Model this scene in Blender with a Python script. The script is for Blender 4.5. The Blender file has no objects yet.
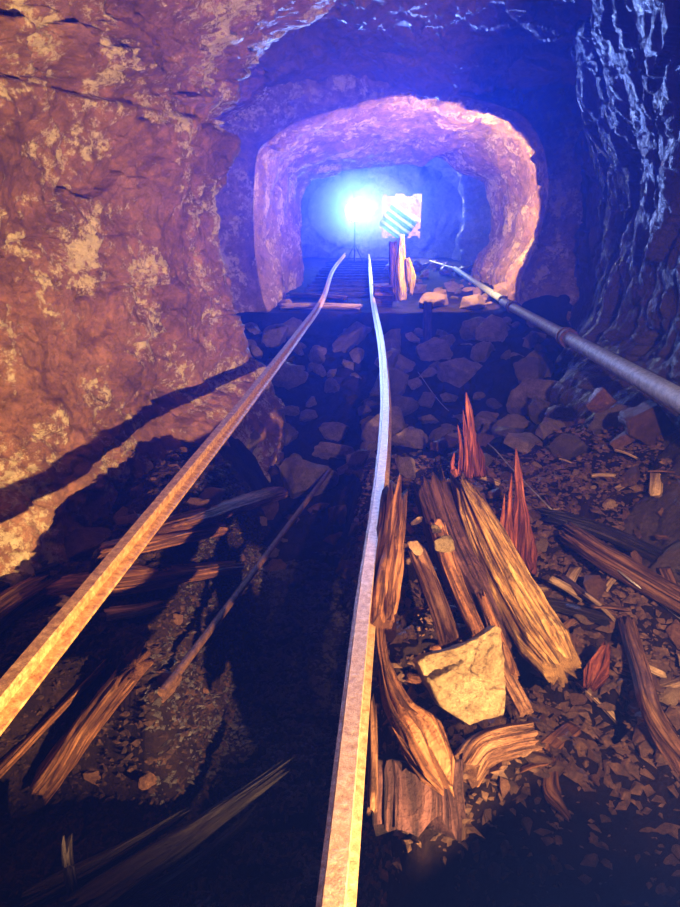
import bpy, bmesh, math, random
from math import sin, cos, pi, sqrt, radians
from mathutils import Vector, noise, Matrix
random.seed(7)
SC = bpy.context.scene
COL = SC.collection
V = Vector

# ------------------------------------------------------------------ camera
F = 605.0; TH = math.atan((453.5-215)/F)
CT, ST = cos(TH), sin(TH)
CAM = V((0, 0, 1.0))
def ray(u, v):
    xr, yr = (u-340)/F, (453.5-v)/F
    return V((xr, CT+yr*ST, -ST+yr*CT))
def P(u, v, z=None, y=None, t=None):
    d = ray(u, v)
    if z is not None: t = (z-CAM.z)/d.z
    elif y is not None: t = y/d.y
    return CAM+d*t
cd = bpy.data.cameras.new('camera'); cam = bpy.data.objects.new('camera', cd); COL.objects.link(cam)
cam.location = CAM; cam.rotation_euler = (pi/2-TH, 0, 0)
cd.sensor_fit = 'VERTICAL'; cd.sensor_height = 36; cd.lens = 36*F/907; cd.clip_start = .02
SC.camera = cam

# ------------------------------------------------------------------ helpers
def tag(o, label=None, cat=None, group=None, kind=None):
    if label: o['label'] = label
    if cat: o['category'] = cat
    if group: o['group'] = group
    if kind: o['kind'] = kind
    return o
def from_data(name, verts, faces, mat, uvs=None, smooth=True, origin=None, parent=None):
    if origin is None: origin = V((0, 0, 0))
    me = bpy.data.meshes.new(name)
    me.from_pydata([tuple(V(v)-origin) for v in verts], [], faces)
    if uvs:
        uvl = me.uv_layers.new(name='uv')
        for l in me.loops: uvl.data[l.index].uv = uvs[l.vertex_index]
    if smooth: me.polygons.foreach_set('use_smooth', [True]*len(me.polygons))
    me.materials.append(mat); me.update()
    o = bpy.data.objects.new(name, me); COL.objects.link(o)
    o.location = origin
    if parent:
        o.parent = parent; o.location = origin-parent.location
    return o
def empty(name, loc):
    o = bpy.data.objects.new(name, None); COL.objects.link(o); o.location = loc; o.empty_display_size = .1
    return o
def lerp(a, b, t): return a+(b-a)*t
def clamp(x, a=0., b=1.): return max(a, min(b, x))
def sm(a, b, x):
    t = clamp((x-a)/(b-a)); return t*t*(3-2*t)
def poly_at(pts, s):            # pts [(key, value)], piecewise linear with soft joints
    if s <= pts[0][0]: return pts[0][1]
    for (a, va), (b, vb) in zip(pts, pts[1:]):
        if s <= b: return lerp(va, vb, (s-a)/(b-a))
    return pts[-1][1]
def catmull(pts, n):
    pts = [V(p) for p in pts]
    if len(pts) == 2: return [pts[0].lerp(pts[1], i/n) for i in range(n+1)]
    out = []; m = len(pts)-1
    for i in range(n+1):
        s = i/n*m; k = min(int(s), m-1); t = s-k
        p0 = pts[k-1] if k > 0 else pts[0]*2-pts[1]
        p1, p2 = pts[k], pts[k+1]
        p3 = pts[k+2] if k+2 <= m else pts[m]*2-pts[m-1]
        out.append(.5*((2*p1)+(p2-p0)*t+(2*p0-5*p1+4*p2-p3)*t*t+(-p0+3*p1-3*p2+p3)*t**3))
    return out

def facet(p, sc, amp):
    """chiselled rock: each voronoi cell is a tilted plane"""
    d, pts = noise.voronoi(p*sc)
    c = pts[0]; q = V((c.x*7.13+1.7, c.y*5.31, c.z*9.7))
    r = noise.cell_vector(q*3.1)
    r2 = noise.cell(q*5.7)
    edge = min(1., (d[1]-d[0])*5)
    return amp*((p*sc-c).dot(r*2-V((1, 1, 1)))*.9 + r2*.7 - (1-edge)*.35)
def rock_disp(p, a=1., seed=0.):
    q = p+V((seed, seed*1.3, 0))
    w = V((noise.noise(q*2.1), noise.noise(q*2.1+V((9, 0, 0))), noise.noise(q*2.1+V((0, 9, 0)))))*.15
    q2 = q+w
    return a*(.16*noise.fractal(q*.8, 1., 2., 4)+facet(q2, 1.5, .08)+facet(q2*1.0+V((3, 3, 3)), 4.2, .042)
              + facet(q2+V((5, 1, 2)), 11., .018)+.03*noise.fractal(q*6, .8, 2.1, 5))

# ------------------------------------------------------------------ materials
def nmat(name):
    m = bpy.data.materials.new(name); m.use_nodes = True
    nt = m.node_tree; b = nt.nodes['Principled BSDF']
    return m, nt, b
def nd(nt, typ, **kw):
    n = nt.nodes.new(typ)
    for k, v in kw.items():
        if k in n.inputs: n.inputs[k].default_value = v
        else: setattr(n, k, v)
    return n
def ramp(nt, fac, stops):
    r = nt.nodes.new('ShaderNodeValToRGB'); e = r.color_ramp.elements
    while len(e) < len(stops): e.new(.5)
    for i, (p, c) in enumerate(stops):
        e[i].position = p; e[i].color = (*c, 1) if len(c) == 3 else c
    nt.links.new(fac, r.inputs['Fac']); return r.outputs['Color']
def bump(nt, b, heights, dist=.02, strength=1.):
    prev = None
    for h, d in heights:
        n = nd(nt, 'ShaderNodeBump'); n.inputs['Strength'].default_value = strength; n.inputs['Distance'].default_value = d
        nt.links.new(h, n.inputs['Height'])
        if prev: nt.links.new(prev, n.inputs['Normal'])
        prev = n.outputs['Normal']
    nt.links.new(prev, b.inputs['Normal'])
def noise_tex(nt, co, scale, detail=8, rough=.6, dist=0.):
    n = nd(nt, 'ShaderNodeTexNoise'); n.inputs['Scale'].default_value = scale
    n.inputs['Detail'].default_value = detail; n.inputs['Roughness'].default_value = rough
    n.inputs['Distortion'].default_value = dist
    nt.links.new(co, n.inputs['Vector']); return n.outputs['Fac']
def mix(nt, fac, a, b, mode='MIX'):
    m = nt.nodes.new('ShaderNodeMix'); m.data_type = 'RGBA'; m.blend_type = mode
    for s, x in ((0, fac), (6, a), (7, b)):
        if isinstance(x, (int, float)): m.inputs[s].default_value = x
        elif isinstance(x, tuple): m.inputs[s].default_value = (*x, 1)
        else: nt.links.new(x, m.inputs[s])
    return m.outputs[2]
def rock_mat(name, c1, c2, c3, patch=None, patch_amt=.56, rough=.6, scale=1., bumpd=.03, spec=.5, rnd=False):
    m, nt, b = nmat(name)
    tc = nd(nt, 'ShaderNodeTexCoord'); co = tc.outputs['Object']
    n1 = noise_tex(nt, co, 1.4*scale, 8, .7, .2); n2 = noise_tex(nt, co, 9*scale, 12, .78, .1); n3 = noise_tex(nt, co, 45*scale, 6, .7)
    col = ramp(nt, n1, [(.35, c1), (.5, c2), (.66, c3)])
    col = mix(nt, .75, col, ramp(nt, n2, [(.34, (.22, .2, .2)), (.5, (.8, .8, .8)), (.66, (1.5, 1.42, 1.35))]), 'MULTIPLY')
    vo = nd(nt, 'ShaderNodeTexVoronoi'); vo.feature = 'DISTANCE_TO_EDGE'; vo.inputs['Scale'].default_value = 3.2*scale
    dn = nd(nt, 'ShaderNodeMixRGB'); dn.blend_type = 'ADD'; dn.inputs[0].default_value = .35
    nc = nd(nt, 'ShaderNodeTexNoise'); nc.inputs['Scale'].default_value = 4*scale; nc.inputs['Detail'].default_value = 6
    nt.links.new(co, nc.inputs['Vector']); nt.links.new(co, dn.inputs[1]); nt.links.new(nc.outputs['Color'], dn.inputs[2])
    nt.links.new(dn.outputs[0], vo.inputs['Vector'])
    crack = ramp(nt, vo.outputs['Distance'], [(0, (0, 0, 0)), (.03, (1, 1, 1))])
    col = mix(nt, .0, col, crack, 'MULTIPLY')
    if patch:
        a = noise_tex(nt, co, 2.6, 5, .65, .15); bb = noise_tex(nt, co, 17, 12, .8, .1)
        mm = nd(nt, 'ShaderNodeMath'); mm.operation = 'MULTIPLY'; nt.links.new(a, mm.inputs[0]); nt.links.new(bb, mm.inputs[1])
        f = ramp(nt, mm.outputs[0], [(patch_amt**2-.015, (0, 0, 0)), (patch_amt**2+.035, (1, 1, 1))])
        col = mix(nt, f, col, patch)
    if rnd:
        oi = nd(nt, 'ShaderNodeObjectInfo')
        col = mix(nt, 1., col, ramp(nt, oi.outputs['Random'], [(0, (.5, .46, .45)), (.5, (.9, .85, .8)), (1, (1.3, 1.2, 1.1))]), 'MULTIPLY')
    nt.links.new(col, b.inputs['Base Color'])
    nt.links.new(ramp(nt, n2, [(.35, (rough-.18,)*3), (.65, (rough+.15,)*3)]), b.inputs['Roughness'])
    b.inputs['Specular IOR Level'].default_value = spec
    bump(nt, b, [(n1, bumpd*1.5), (crack, bumpd*.2), (n2, bumpd*1.5), (n3, bumpd*.5)])
    return m
def wood_mat(name, c1, c2, c3, rough=.75, bumpd=.016, wet=.2):
    m, nt, b = nmat(name)
    uv = nd(nt, 'ShaderNodeUVMap'); uv.uv_map = 'uv'
    mp = nd(nt, 'ShaderNodeMapping'); mp.inputs['Scale'].default_value = (4, 75, 1)
    nt.links.new(uv.outputs[0], mp.inputs[0])
    mp2 = nd(nt, 'ShaderNodeMapping'); mp2.inputs['Scale'].default_value = (7, 22, 1); nt.links.new(uv.outputs[0], mp2.inputs[0])
    g = noise_tex(nt, mp.outputs[0], 1, 6, .65, .8); g2 = noise_tex(nt, mp2.outputs[0], 1, 8, .65, .5)
    tc = nd(nt, 'ShaderNodeTexCoord'); n3 = noise_tex(nt, tc.outputs['Object'], 60, 6, .7)
    col = ramp(nt, g2, [(.3, c1), (.5, c2), (.68, c3)])
    col = mix(nt, .85, col, ramp(nt, g, [(.36, (.10, .07, .06)), (.47, (.6, .55, .5)), (.62, (1.5, 1.45, 1.35))]), 'MULTIPLY')
    mp3 = nd(nt, 'ShaderNodeMapping'); mp3.inputs['Scale'].default_value = (2.2, 50, 1); nt.links.new(uv.outputs[0], mp3.inputs[0])
    vo = nd(nt, 'ShaderNodeTexVoronoi'); vo.feature = 'DISTANCE_TO_EDGE'; vo.inputs['Scale'].default_value = 1.
    wv = nd(nt, 'ShaderNodeVectorMath'); wv.operation = 'ADD'; nt.links.new(mp3.outputs[0], wv.inputs[0])
    sc3 = nd(nt, 'ShaderNodeVectorMath'); sc3.operation = 'SCALE'; sc3.inputs[3].default_value = .9
    nz3 = nd(nt, 'ShaderNodeTexNoise'); nz3.inputs['Scale'].default_value = 1.3; nz3.inputs['Detail'].default_value = 6; nt.links.new(mp3.outputs[0], nz3.inputs['Vector'])
    nt.links.new(nz3.outputs['Color'], sc3.inputs[0]); nt.links.new(sc3.outputs[0], wv.inputs[1]); nt.links.new(wv.outputs[0], vo.inputs['Vector'])
    ck = ramp(nt, vo.outputs['Distance'], [(0, (.06, .04, .03)), (.10, (1, 1, 1))])
    col = mix(nt, .65, col, ck, 'MULTIPLY')
    nt.links.new(col, b.inputs['Base Color']); b.inputs['Roughness'].default_value = rough
    b.inputs['Specular IOR Level'].default_value = wet
    bump(nt, b, [(g2, bumpd*1.3), (ck, bumpd*.6), (g, bumpd), (n3, bumpd*.5)])
    return m
def metal_mat(name, c1, c2, c3, rough, metal, sc=30, bumpd=.003):
    m, nt, b = nmat(name)
    tc = nd(nt, 'ShaderNodeTexCoord'); co = tc.outputs['Object']
    n1 = noise_tex(nt, co, sc, 8, .7); n2 = noise_tex(nt, co, sc*5, 5, .7)
    col = ramp(nt, n1, [(.35, c1), (.5, c2), (.65, c3)])
    col = mix(nt, .5, col, ramp(nt, n2, [(.35, (.45, .45, .45)), (.6, (1.3, 1.3, 1.3))]), 'MULTIPLY')
    nt.links.new(col, b.inputs['Base Color']); b.inputs['Roughness'].default_value = rough; b.inputs['Metallic'].default_value = metal
    bump(nt, b, [(n1, bumpd), (n2, bumpd*.7)])
    return m

M = {}
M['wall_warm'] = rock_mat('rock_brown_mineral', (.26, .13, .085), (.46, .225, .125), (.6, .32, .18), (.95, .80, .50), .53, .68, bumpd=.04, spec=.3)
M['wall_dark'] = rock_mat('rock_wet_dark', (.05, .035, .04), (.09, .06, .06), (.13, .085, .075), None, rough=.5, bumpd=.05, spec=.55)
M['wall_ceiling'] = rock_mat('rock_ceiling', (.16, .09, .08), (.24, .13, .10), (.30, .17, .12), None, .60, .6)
M['collar'] = rock_mat('rock_tan_collar', (.34, .19, .11), (.46, .28, .16), (.58, .38, .21), (.85, .66, .38), .53, .85, bumpd=.07, spec=.12)
M['chamber'] = rock_mat('rock_chamber', (.12, .10, .12), (.2, .17, .19), (.28, .24, .25), None, rough=.5, bumpd=.04)
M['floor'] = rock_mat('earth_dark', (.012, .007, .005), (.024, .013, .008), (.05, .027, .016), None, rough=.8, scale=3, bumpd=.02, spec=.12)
M['rock_grey'] = rock_mat('stone_grey', (.16, .12, .10), (.27, .21, .18), (.4, .32, .27), None, rough=.5, scale=2.5, bumpd=.012, rnd=True)
M['rock_brown'] = rock_mat('stone_brown', (.13, .06, .035), (.22, .11, .06), (.33, .18, .1), None, rough=.6, scale=3, bumpd=.01, rnd=True)
M['rock_gold'] = rock_mat('stone_gold', (.22, .15, .075), (.36, .26, .135), (.46, .35, .2), None, rough=.8, scale=4, bumpd=.03, spec=.1)
M['rock_tan'] = rock_mat('stone_tan', (.38, .25, .14), (.5, .34, .2), (.62, .44, .27), None, rough=.7, scale=4, bumpd=.012, rnd=True)
M['gravel'] = rock_mat('gravel_wet', (.03, .025, .025), (.06, .05, .05), (.1, .085, .08), None, rough=.4, scale=8, bumpd=.006, spec=.7)
M['wood_gold'] = wood_mat('wood_golden', (.26, .13, .045), (.45, .26, .095), (.62, .4, .16))
M['wood_yellow'] = wood_mat('wood_yellow', (.55, .33, .03), (.75, .5, .05), (.85, .62, .10))
M['wood_brown'] = wood_mat('wood_brown', (.13, .06, .035), (.24, .12, .065), (.36, .2, .11))
M['wood_purple'] = wood_mat('wood_dark_and_shade', (.035, .016, .02), (.075, .034, .034), (.13, .06, .05))  # dark wood, also the shade colour on the golden log's left side
M['wood_red'] = wood_mat('wood_red_rotten', (.18, .045, .025), (.36, .10, .05), (.5, .19, .1), .75, .018)
M['wood_orange'] = wood_mat('wood_orange', (.15, .06, .03), (.27, .12, .055), (.4, .2, .09), .7, .015)
M['wood_sleeper'] = wood_mat('wood_sleeper', (.04, .03, .03), (.08, .065, .06), (.14, .12, .11), .9, .012, .05)
M['wood_dark'] = wood_mat('wood_wet_dark', (.015, .011, .01), (.035, .025, .022), (.07, .055, .055), .45, .012, .5)
M['wood_tan'] = wood_mat('wood_pale', (.4, .26, .15), (.55, .38, .23), (.7, .5, .32))
M['rail'] = metal_mat('rail_rust', (.26, .11, .035), (.52, .28, .10), (.78, .5, .22), .55, .1, 40, .003)
M['rail_b'] = metal_mat('rail_worn', (.3, .16, .08), (.5, .32, .17), (.66, .48, .3), .42, .3, 60, .003)
M['pipe'] = metal_mat('pipe_grey', (.16, .19, .25), (.26, .31, .39), (.38, .44, .54), .62, .0, 25, .003)
M['rust'] = metal_mat('rust_dark', (.05, .025, .015), (.12, .055, .03), (.2, .1, .05), .6, .4, 40, .004)
M['wire'] = metal_mat('wire_grey', (.3, .28, .26), (.4, .38, .35), (.5, .48, .45), .4, .5)
M['sheet'] = metal_mat('sheet_blue', (.10, .28, .45), (.15, .38, .58), (.3, .5, .7), .4, .2, 12, .003)
M['pale_stripe'] = metal_mat('sheet_pale', (.6, .66, .7), (.75, .8, .84), (.85, .9, .92), .5, 0., 12, .003)
M['black'] = metal_mat('lamp_housing', (.02, .02, .02), (.03, .03, .03), (.05, .05, .05), .4, 0.)
mm = bpy.data.materials.new('lamp_glow'); mm.use_nodes = True
b = mm.node_tree.nodes['Principled BSDF']; b.inputs['Emission Color'].default_value = (.55, .8, 1, 1); b.inputs['Emission Strength'].default_value = 60
M['glow'] = mm

# ------------------------------------------------------------------ ground
def ground(x, y):
    # between the rails: washed out trench; banks on both sides; rubble slope rising to the ledge
    near = 1-sm(2.8, 5.2, y)
    wob = .10*noise.noise(V((y*1.3, 3.1, 0)))
    left = sm(-.42+wob, -.62+wob, x)
    lb = -.42-.06*sm(-.7, -.5, x)+.17*sm(1.5, 1.95, y)*sm(-.55, -.7, x)*(1-sm(-.9, -1.15, x))-.06*sm(-1.1, -1.4, x)
    rb = lerp(-.62, -.34, sm(.06, .2, x)) + .10*sm(.4, 1.2, x) + .25*sm(1.05, 1.6, x)
    rmix = sm(.02, .16, x+wob*.3)
    tr = -.95
    z_near = tr
    z_near = lerp(z_near, lb, left)
    z_near = lerp(z_near, rb, rmix)
    # pit in the near right corner and near left
    pit = 1-sm(.86, 1.06, y+.12*noise.noise(V((x*3, 7, 1)))-.02*x)
    z_near = lerp(z_near, -1.15, pit*sm(.0, .1, x))
    pitl = 1-sm(1.28, 1.5, y+.15*noise.noise(V((x*3, 1, 1)))-.25*sm(-.5, -.9, x))
    z_near = lerp(z_near, -.98, pitl*left)
    z_far = -.78+.42*sm(4.4, 7.5, y) + .12*sm(1.2, 1.8, x)+.1*sm(-.5, -.9, x)
    z = lerp(z_far, z_near, near)
    led = sm(7.52, 7.62, y)
    q = V((x, y, 0))
    z += (1-led)*(.07*noise.fractal(q*2.2, 1, 2, 3)+facet(q+V((0, 0, .3)), 5., .045)+facet(q, 13., .014)+.012*noise.fractal(q*22, .8, 2, 3))
    zl = -.13+.02*noise.fractal(q*3, 1, 2, 4)+.22*sm(1.9, 2.6, x)*(1-sm(10, 12, y))
    return lerp(z, zl, led)
def G(u, v, dz=0.):
    """where the sight line of a pixel meets the ground"""
    d = ray(u, v); t = .8
    while t < 30:
        p = CAM+d*t
        if p.z < ground(p.x, p.y)+dz: return p
        t += .01
    return p
xs = []; x = -2.6
while x < 3.4: xs.append(x); x += .02
ys = []; y = -.8
while y < 7.4: ys.append(y); y += .02
while y < 7.7: ys.append(y); y += .008
while y < 19.5: ys.append(y); y += .06
def grid(name, na, nb, fn, mat, kind='structure'):
    vs = [fn(i, j) for j in range(nb) for i in range(na)]
    fs = [(j*na+i, j*na+i+1, (j+1)*na+i+1, (j+1)*na+i) for j in range(nb-1) for i in range(na-1)]
    o = from_data(name, vs, fs, mat); o['kind'] = kind; return o
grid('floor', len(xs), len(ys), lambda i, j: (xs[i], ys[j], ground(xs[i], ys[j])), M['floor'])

# ------------------------------------------------------------------ near walls
def wall(name, path, side, lean, mat, n, m, amp, seed, z0=-1.3, z1=3.0, stretch=(1, 1, 1)):
    pts = catmull([V((a, b, 0)) for a, b in path], n)
    def fn(i, j):
        p = pts[i]; a = pts[max(i-1, 0)]; c = pts[min(i+1, n)]
        t = (c-a).normalized(); nr = V((t.y, -t.x, 0))*side     # towards the tunnel
        z = lerp(z0, z1, j/m)
        base = V((p.x, p.y, z))+nr*lean(z, p.y)
        zz = z+(1.8*max(0, z-1.58) if side > 0 else 0)
        q = V((base.x*stretch[0], base.y*stretch[1], zz*stretch[2]))
        return base+nr*rock_disp(q, amp, seed)
    return grid(name, n+1, m+1, fn, mat)
def lean_l(z, y):
    return .05*sm(1.0, 1.5, z) - .10*sm(1.5, 1.56, z)*(1-sm(1.6, 1.72, z)) + .75*sm(1.6, 2.5, z) + .16*(1-sm(-.55, -.05, z)) + .05*sm(.0, -.2, z)
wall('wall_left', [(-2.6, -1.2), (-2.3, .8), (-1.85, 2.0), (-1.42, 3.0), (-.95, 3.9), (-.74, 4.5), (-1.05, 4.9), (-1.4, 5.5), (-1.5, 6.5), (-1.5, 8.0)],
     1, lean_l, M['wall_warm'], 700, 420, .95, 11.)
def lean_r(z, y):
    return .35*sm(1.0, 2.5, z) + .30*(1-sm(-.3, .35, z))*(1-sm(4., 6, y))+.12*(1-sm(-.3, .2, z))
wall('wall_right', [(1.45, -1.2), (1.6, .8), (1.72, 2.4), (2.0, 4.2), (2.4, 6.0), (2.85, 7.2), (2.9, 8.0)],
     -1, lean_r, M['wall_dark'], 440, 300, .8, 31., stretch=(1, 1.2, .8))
nx, ny = 300, 400
def ceil_fn(i, j):
    x = lerp(-2.8, 3.3, i/nx); y = lerp(-1.2, 8.0, j/ny)
    z = 2.52-.05*abs(x-.3)-.16*sm(-.4, -1.6, x)-.02*(y-4)
    return (x, y, z+.9*rock_disp(V((x*.8, y*.8, z*1.5)), 1., 57.))
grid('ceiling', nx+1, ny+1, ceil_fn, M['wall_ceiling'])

# ------------------------------------------------------------------ collar (narrow lit stretch behind the ledge)
def prof(pix, y): return [P(u, v, y=y) for u, v in pix]
OUT = [(268, 312), (262, 295), (254, 240), (256, 160), (272, 138), (300, 120), (350, 105), (400, 92), (440, 91), (475, 99), (520, 114), (540, 140), (548, 175), (546, 210), (534, 250), (520, 285), (522, 312)]
INN = [(304, 300), (303, 265), (301, 232), (303, 192), (310, 180), (330, 173), (355, 170), (380, 167), (405, 165), (424, 164), (438, 157), (458, 172), (484, 184), (491, 210), (490, 240), (474, 262), (470, 285)]
def resamp(pts, n): return catmull(pts, n)
NP = 260
po = resamp(prof(OUT, 7.6), NP); pi_ = resamp(prof(INN, 11.2), NP)
cx = V((.75, 0, .9))
def collar_fn(i, j):
    if j < 14:                       # front face: from the outside in
        k = 1-j/14; p = po[i].copy(); c = V((.75, 7.6, .9)); d = p-c
        p = c+d*(1+k*.75); p.y = 7.66-.12*k
        nr = V((0, -1, 0))
        return p+nr*max(-.05, rock_disp(p*1.1, .6, 5.))*(1 if j < 13 else .3)
    s = (j-14)/120
    p = po[i].lerp(pi_[i], s); c = V((.75, p.y, .9)); d = (c-p); d.y = 0
    k = sm(0, .05, s)
    return p+d.normalized()*rock_disp(p*1.3, .55, 5.)*k
grid('wall_collar', NP+1, 135, collar_fn, M['collar'])

# ------------------------------------------------------------------ far chamber
CH = [(-1.3, -.4), (-1.35, .6), (-1.15, 1.6), (-.4, 2.25), (.8, 2.45), (2.2, 2.35), (3.1, 1.8), (3.3, .8), (3.2, -.4)]
chp = catmull([V((a, 0, b)) for a, b in CH], 200)
def chamber_fn(i, j):
    if j < 8:
        k = j/8; p = chp[i].copy(); c = V((1., 0, .9)); q = pi_[i] if 0 else None
        # back face of the collar
        inner = pi_[int(i/200*NP)].copy(); p = inner.lerp(V((chp[i].x, 11.3, chp[i].z)), k); p.y = 11.2+.1*k
        return p
    s = (j-8)/90; y = lerp(11.3, 18.4, s)
    p = V((chp[i].x, y, chp[i].z)); c = V((1., y, .9)); d = c-p; d.y = 0
    # a buttress on the right side
    but = .55*math.exp(-((y-14.2)/.5)**2)*sm(1.2, 2.4, p.x)*(1-sm(1.7, 2.3, p.z))
    return p+d.normalized()*(but+rock_disp(p*1.1, .9, 77.))
grid('wall_chamber', 201, 99, chamber_fn, M['chamber'])
# end wall with a squared hole
YE = 18.
h0, h1 = P(381, 237, y=YE), P(422, 195, y=YE)
EX = [-2.2+i*.06 for i in range(105)]; EZ = [-.5+i*.06 for i in range(58)]
ev, ef = [], []
for j, z in enumerate(EZ):
    for i, x in enumerate(EX):
        p = V((x, YE, z)); ev.append(V((x, YE-.0-.6*max(0, rock_disp(p*1.4, 1., 91.))*min(1, .15+max(0, abs(x-(h0.x+h1.x)/2)-.6, abs(z-(h0.z+h1.z)/2)-.6)*4), z)))
na = len(EX)
for j in range(len(EZ)-1):
    for i in range(na-1):
        xm, zm = EX[i]+.03, EZ[j]+.03
        jit = .07*noise.noise(V((xm*4, 0, zm*4)))
        if h0.x+jit < xm < h1.x-jit and h0.z+jit < zm < h1.z+jit: continue
        ef.append((j*na+i, j*na+i+1, (j+1)*na+i+1, (j+1)*na+i))
o = from_data('wall_end', ev, ef, M['chamber']); o['kind'] = 'structure'
# rock drift behind the hole
def niche_fn(i, j):
    a = i/60*2*pi; s = j/40
    cxn, czn = (h0.x+h1.x)/2, (h0.z+h1.z)/2
    r = 1.1 if j < 34 else 1.1*(1-(j-34)/6)
    y = YE-.05+min(s, .85)*2.4+.1
    p = V((cxn+cos(a)*r, y, czn+sin(a)*r*.9))
    return p+V((-cos(a), -.6, -sin(a)))*rock_disp(p, .6, 20.)
grid('wall_drift', 61, 41, niche_fn, M['collar'])
# corrugated sheet standing in the hole
sv, sf = [], []; nsx, nsy = 60, 8
for j in range(nsy+1):
    for i in range(nsx+1):
        a, bq = i/nsx, j/nsy
        sv.append(V((a*.72-.36, .05*sin(a*2*pi*4)+.0, bq*.9-.45)))
nn = len(sv)
sv += [v+V((0, .008, 0)) for v in sv]
w1 = nsx+1
for j in range(nsy):
    for i in range(nsx):
        q = (j*w1+i, j*w1+i+1, (j+1)*w1+i+1, (j+1)*w1+i); sf.append(q); sf.append(tuple(nn+k for k in reversed(q)))
for i in range(nsx):
    sf.append((i+1, i, nn+i, nn+i+1)); k = nsy*w1; sf.append((k+i, k+i+1, nn+k+i+1, nn+k+i))
for j in range(nsy):
    a, c = j*w1, (j+1)*w1; sf.append((a, c, nn+c, nn+a)); a += nsx; c += nsx; sf.append((c, a, nn+a, nn+c))
rm = Matrix.Rotation(radians(-55), 4, 'Y') @ Matrix.Rotation(radians(-12), 4, 'X')
sc_ = V(((h0.x+h1.x)/2-.06, YE+.30, (h0.z+h1.z)/2-.17))
o = from_data('corrugated_sheet', [rm @ v+sc_ for v in sv], sf, M['sheet'], origin=sc_)
o.data.materials.append(M['pale_stripe'])
for i_, p_ in enumerate(o.data.polygons):
    if i_ < 2*nsx*nsy and ((i_//2) % nsx)*8//nsx % 2: p_.material_index = 1  # every other half wave of the sheet takes the pale colour
tag(o, 'blue corrugated metal sheet leaning in the bright square hole at the tunnel end', 'metal sheet')

# ------------------------------------------------------------------ rails, pipe, wire
def sweep(name, pts, sec, mat, up=V((0, 0, 1)), parent=None, origin=None):
    vs, fs, uv = [], [], []; n = len(sec); L = 0
    for k, p in enumerate(pts):
        a = pts[max(k-1, 0)]; c = pts[min(k+1, len(pts)-1)]; t = (c-a).normalized()
        s = t.cross(up).normalized(); w = s.cross(t)
        if k: L += (p-pts[k-1]).length
        for q, (x, z) in enumerate(sec):
            vs.append(p+s*x+w*z); uv.append((L, q/n*.2))
    for k in range(len(pts)-1):
        for q in range(n):
            fs.append((k*n+q, k*n+(q+1) % n, (k+1)*n+(q+1) % n, (k+1)*n+q))
    fs.append(tuple(range(n-1, -1, -1))); m0 = (len(pts)-1)*n; fs.append(tuple(m0+i for i in range(n)))
    o = from_data(name, vs, fs, mat, uv, smooth=False, origin=origin or pts[0], parent=parent)
    return o
RS = [(-.019, 0), (.019, 0), (.021, -.006), (.021, -.015), (.006, -.022), (.005, -.055), (.036, -.064), (.037, -.072), (-.037, -.072), (-.036, -.064), (-.005, -.055), (-.006, -.022), (-.021, -.015), (-.021, -.006)]
RS = [(a*.9, b_*.9) for a, b_ in RS]
LR = [(0, 688), (100, 570), (200, 451), (250, 391), (300, 328), (322, 297), (333, 268), (345, 252)]
lp = [P(u, v, z=0) for u, v in LR]
lp = [lp[0]+(lp[0]-lp[1])*1.2+V((0, 0, 0))]+lp; lp[-1] = P(345, 253, z=.0)
RR = [(333, 907), (344, 800), (353, 710), (367, 580), (378, 500), (385, 430), (385.5, 380), (381, 335), (373, 295), (370.5, 270), (369, 254)]
rp = [P(u, v, z=0) for u, v in RR]
rp = [rp[0]+(rp[0]-rp[1])*2]+rp
def dense(pts, step):
    out = catmull(pts, 400)
    res = [out[0]]
    for p in out[1:]:
        if (p-res[-1]).length > step: res.append(p)
    return res
lr = sweep('mine_rail', dense(lp, .05), RS, M['rail'])
tag(lr, 'rusty golden left-hand rail bridging the washed-out floor beside the brown rock wall', 'rail', 'pair of mine rails')
rr = sweep('mine_rail', dense(rp, .05), RS, M['rail_b'])
tag(rr, 'worn right-hand rail running up the middle, bent sideways beside the rotten wood', 'rail', 'pair of mine rails')

def circ(r, n=16): return [(r*cos(2*pi*i/n), r*sin(2*pi*i/n)) for i in range(n)]
pa = P(700, 411, t=2.33); pb = P(503, 302, y=7.7); pc = P(455, 268.5, z=.0)
pipe = sweep('pipeline', [pa+(pa-pb)*.12]+[pa.lerp(pb, k/24) for k in range(25)], circ(.047, 20), M['pipe'])
tag(pipe, 'long blue-grey steel pipe running along the right rock wall to the ledge', 'pipe')
for p in pipe.data.polygons: p.use_smooth = True
def along(u):
    lo, hi = 0., 1.
    for _ in range(40):
        m = (lo+hi)/2; p = pa.lerp(pb, m); q = p-CAM
        uu = 340+F*q.x/(q.y*CT-q.z*ST)
        if uu > u: lo = m
        else: hi = m
    return m
dirp = (pb-pa).normalized()
def ring_sec(c, d, prof_, mat, name, parent):   # lathe round an axis
    up = V((0, 0, 1)); s = d.cross(up).normalized(); w = s.cross(d); n = 24
    vs, fs = [], []
    for (l, r) in prof_:
        for q in range(n): a = 2*pi*q/n; vs.append(c+d*l+(s*cos(a)+w*sin(a))*r)
    for k in range(len(prof_)-1):
        for q in range(n): fs.append((k*n+q, k*n+(q+1) % n, (k+1)*n+(q+1) % n, (k+1)*n+q))
    fs.append(tuple(range(n))); fs.append(tuple((len(prof_)-1)*n+q for q in range(n)))
    return from_data(name, vs, fs, mat, origin=c, parent=parent, smooth=False)
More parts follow.
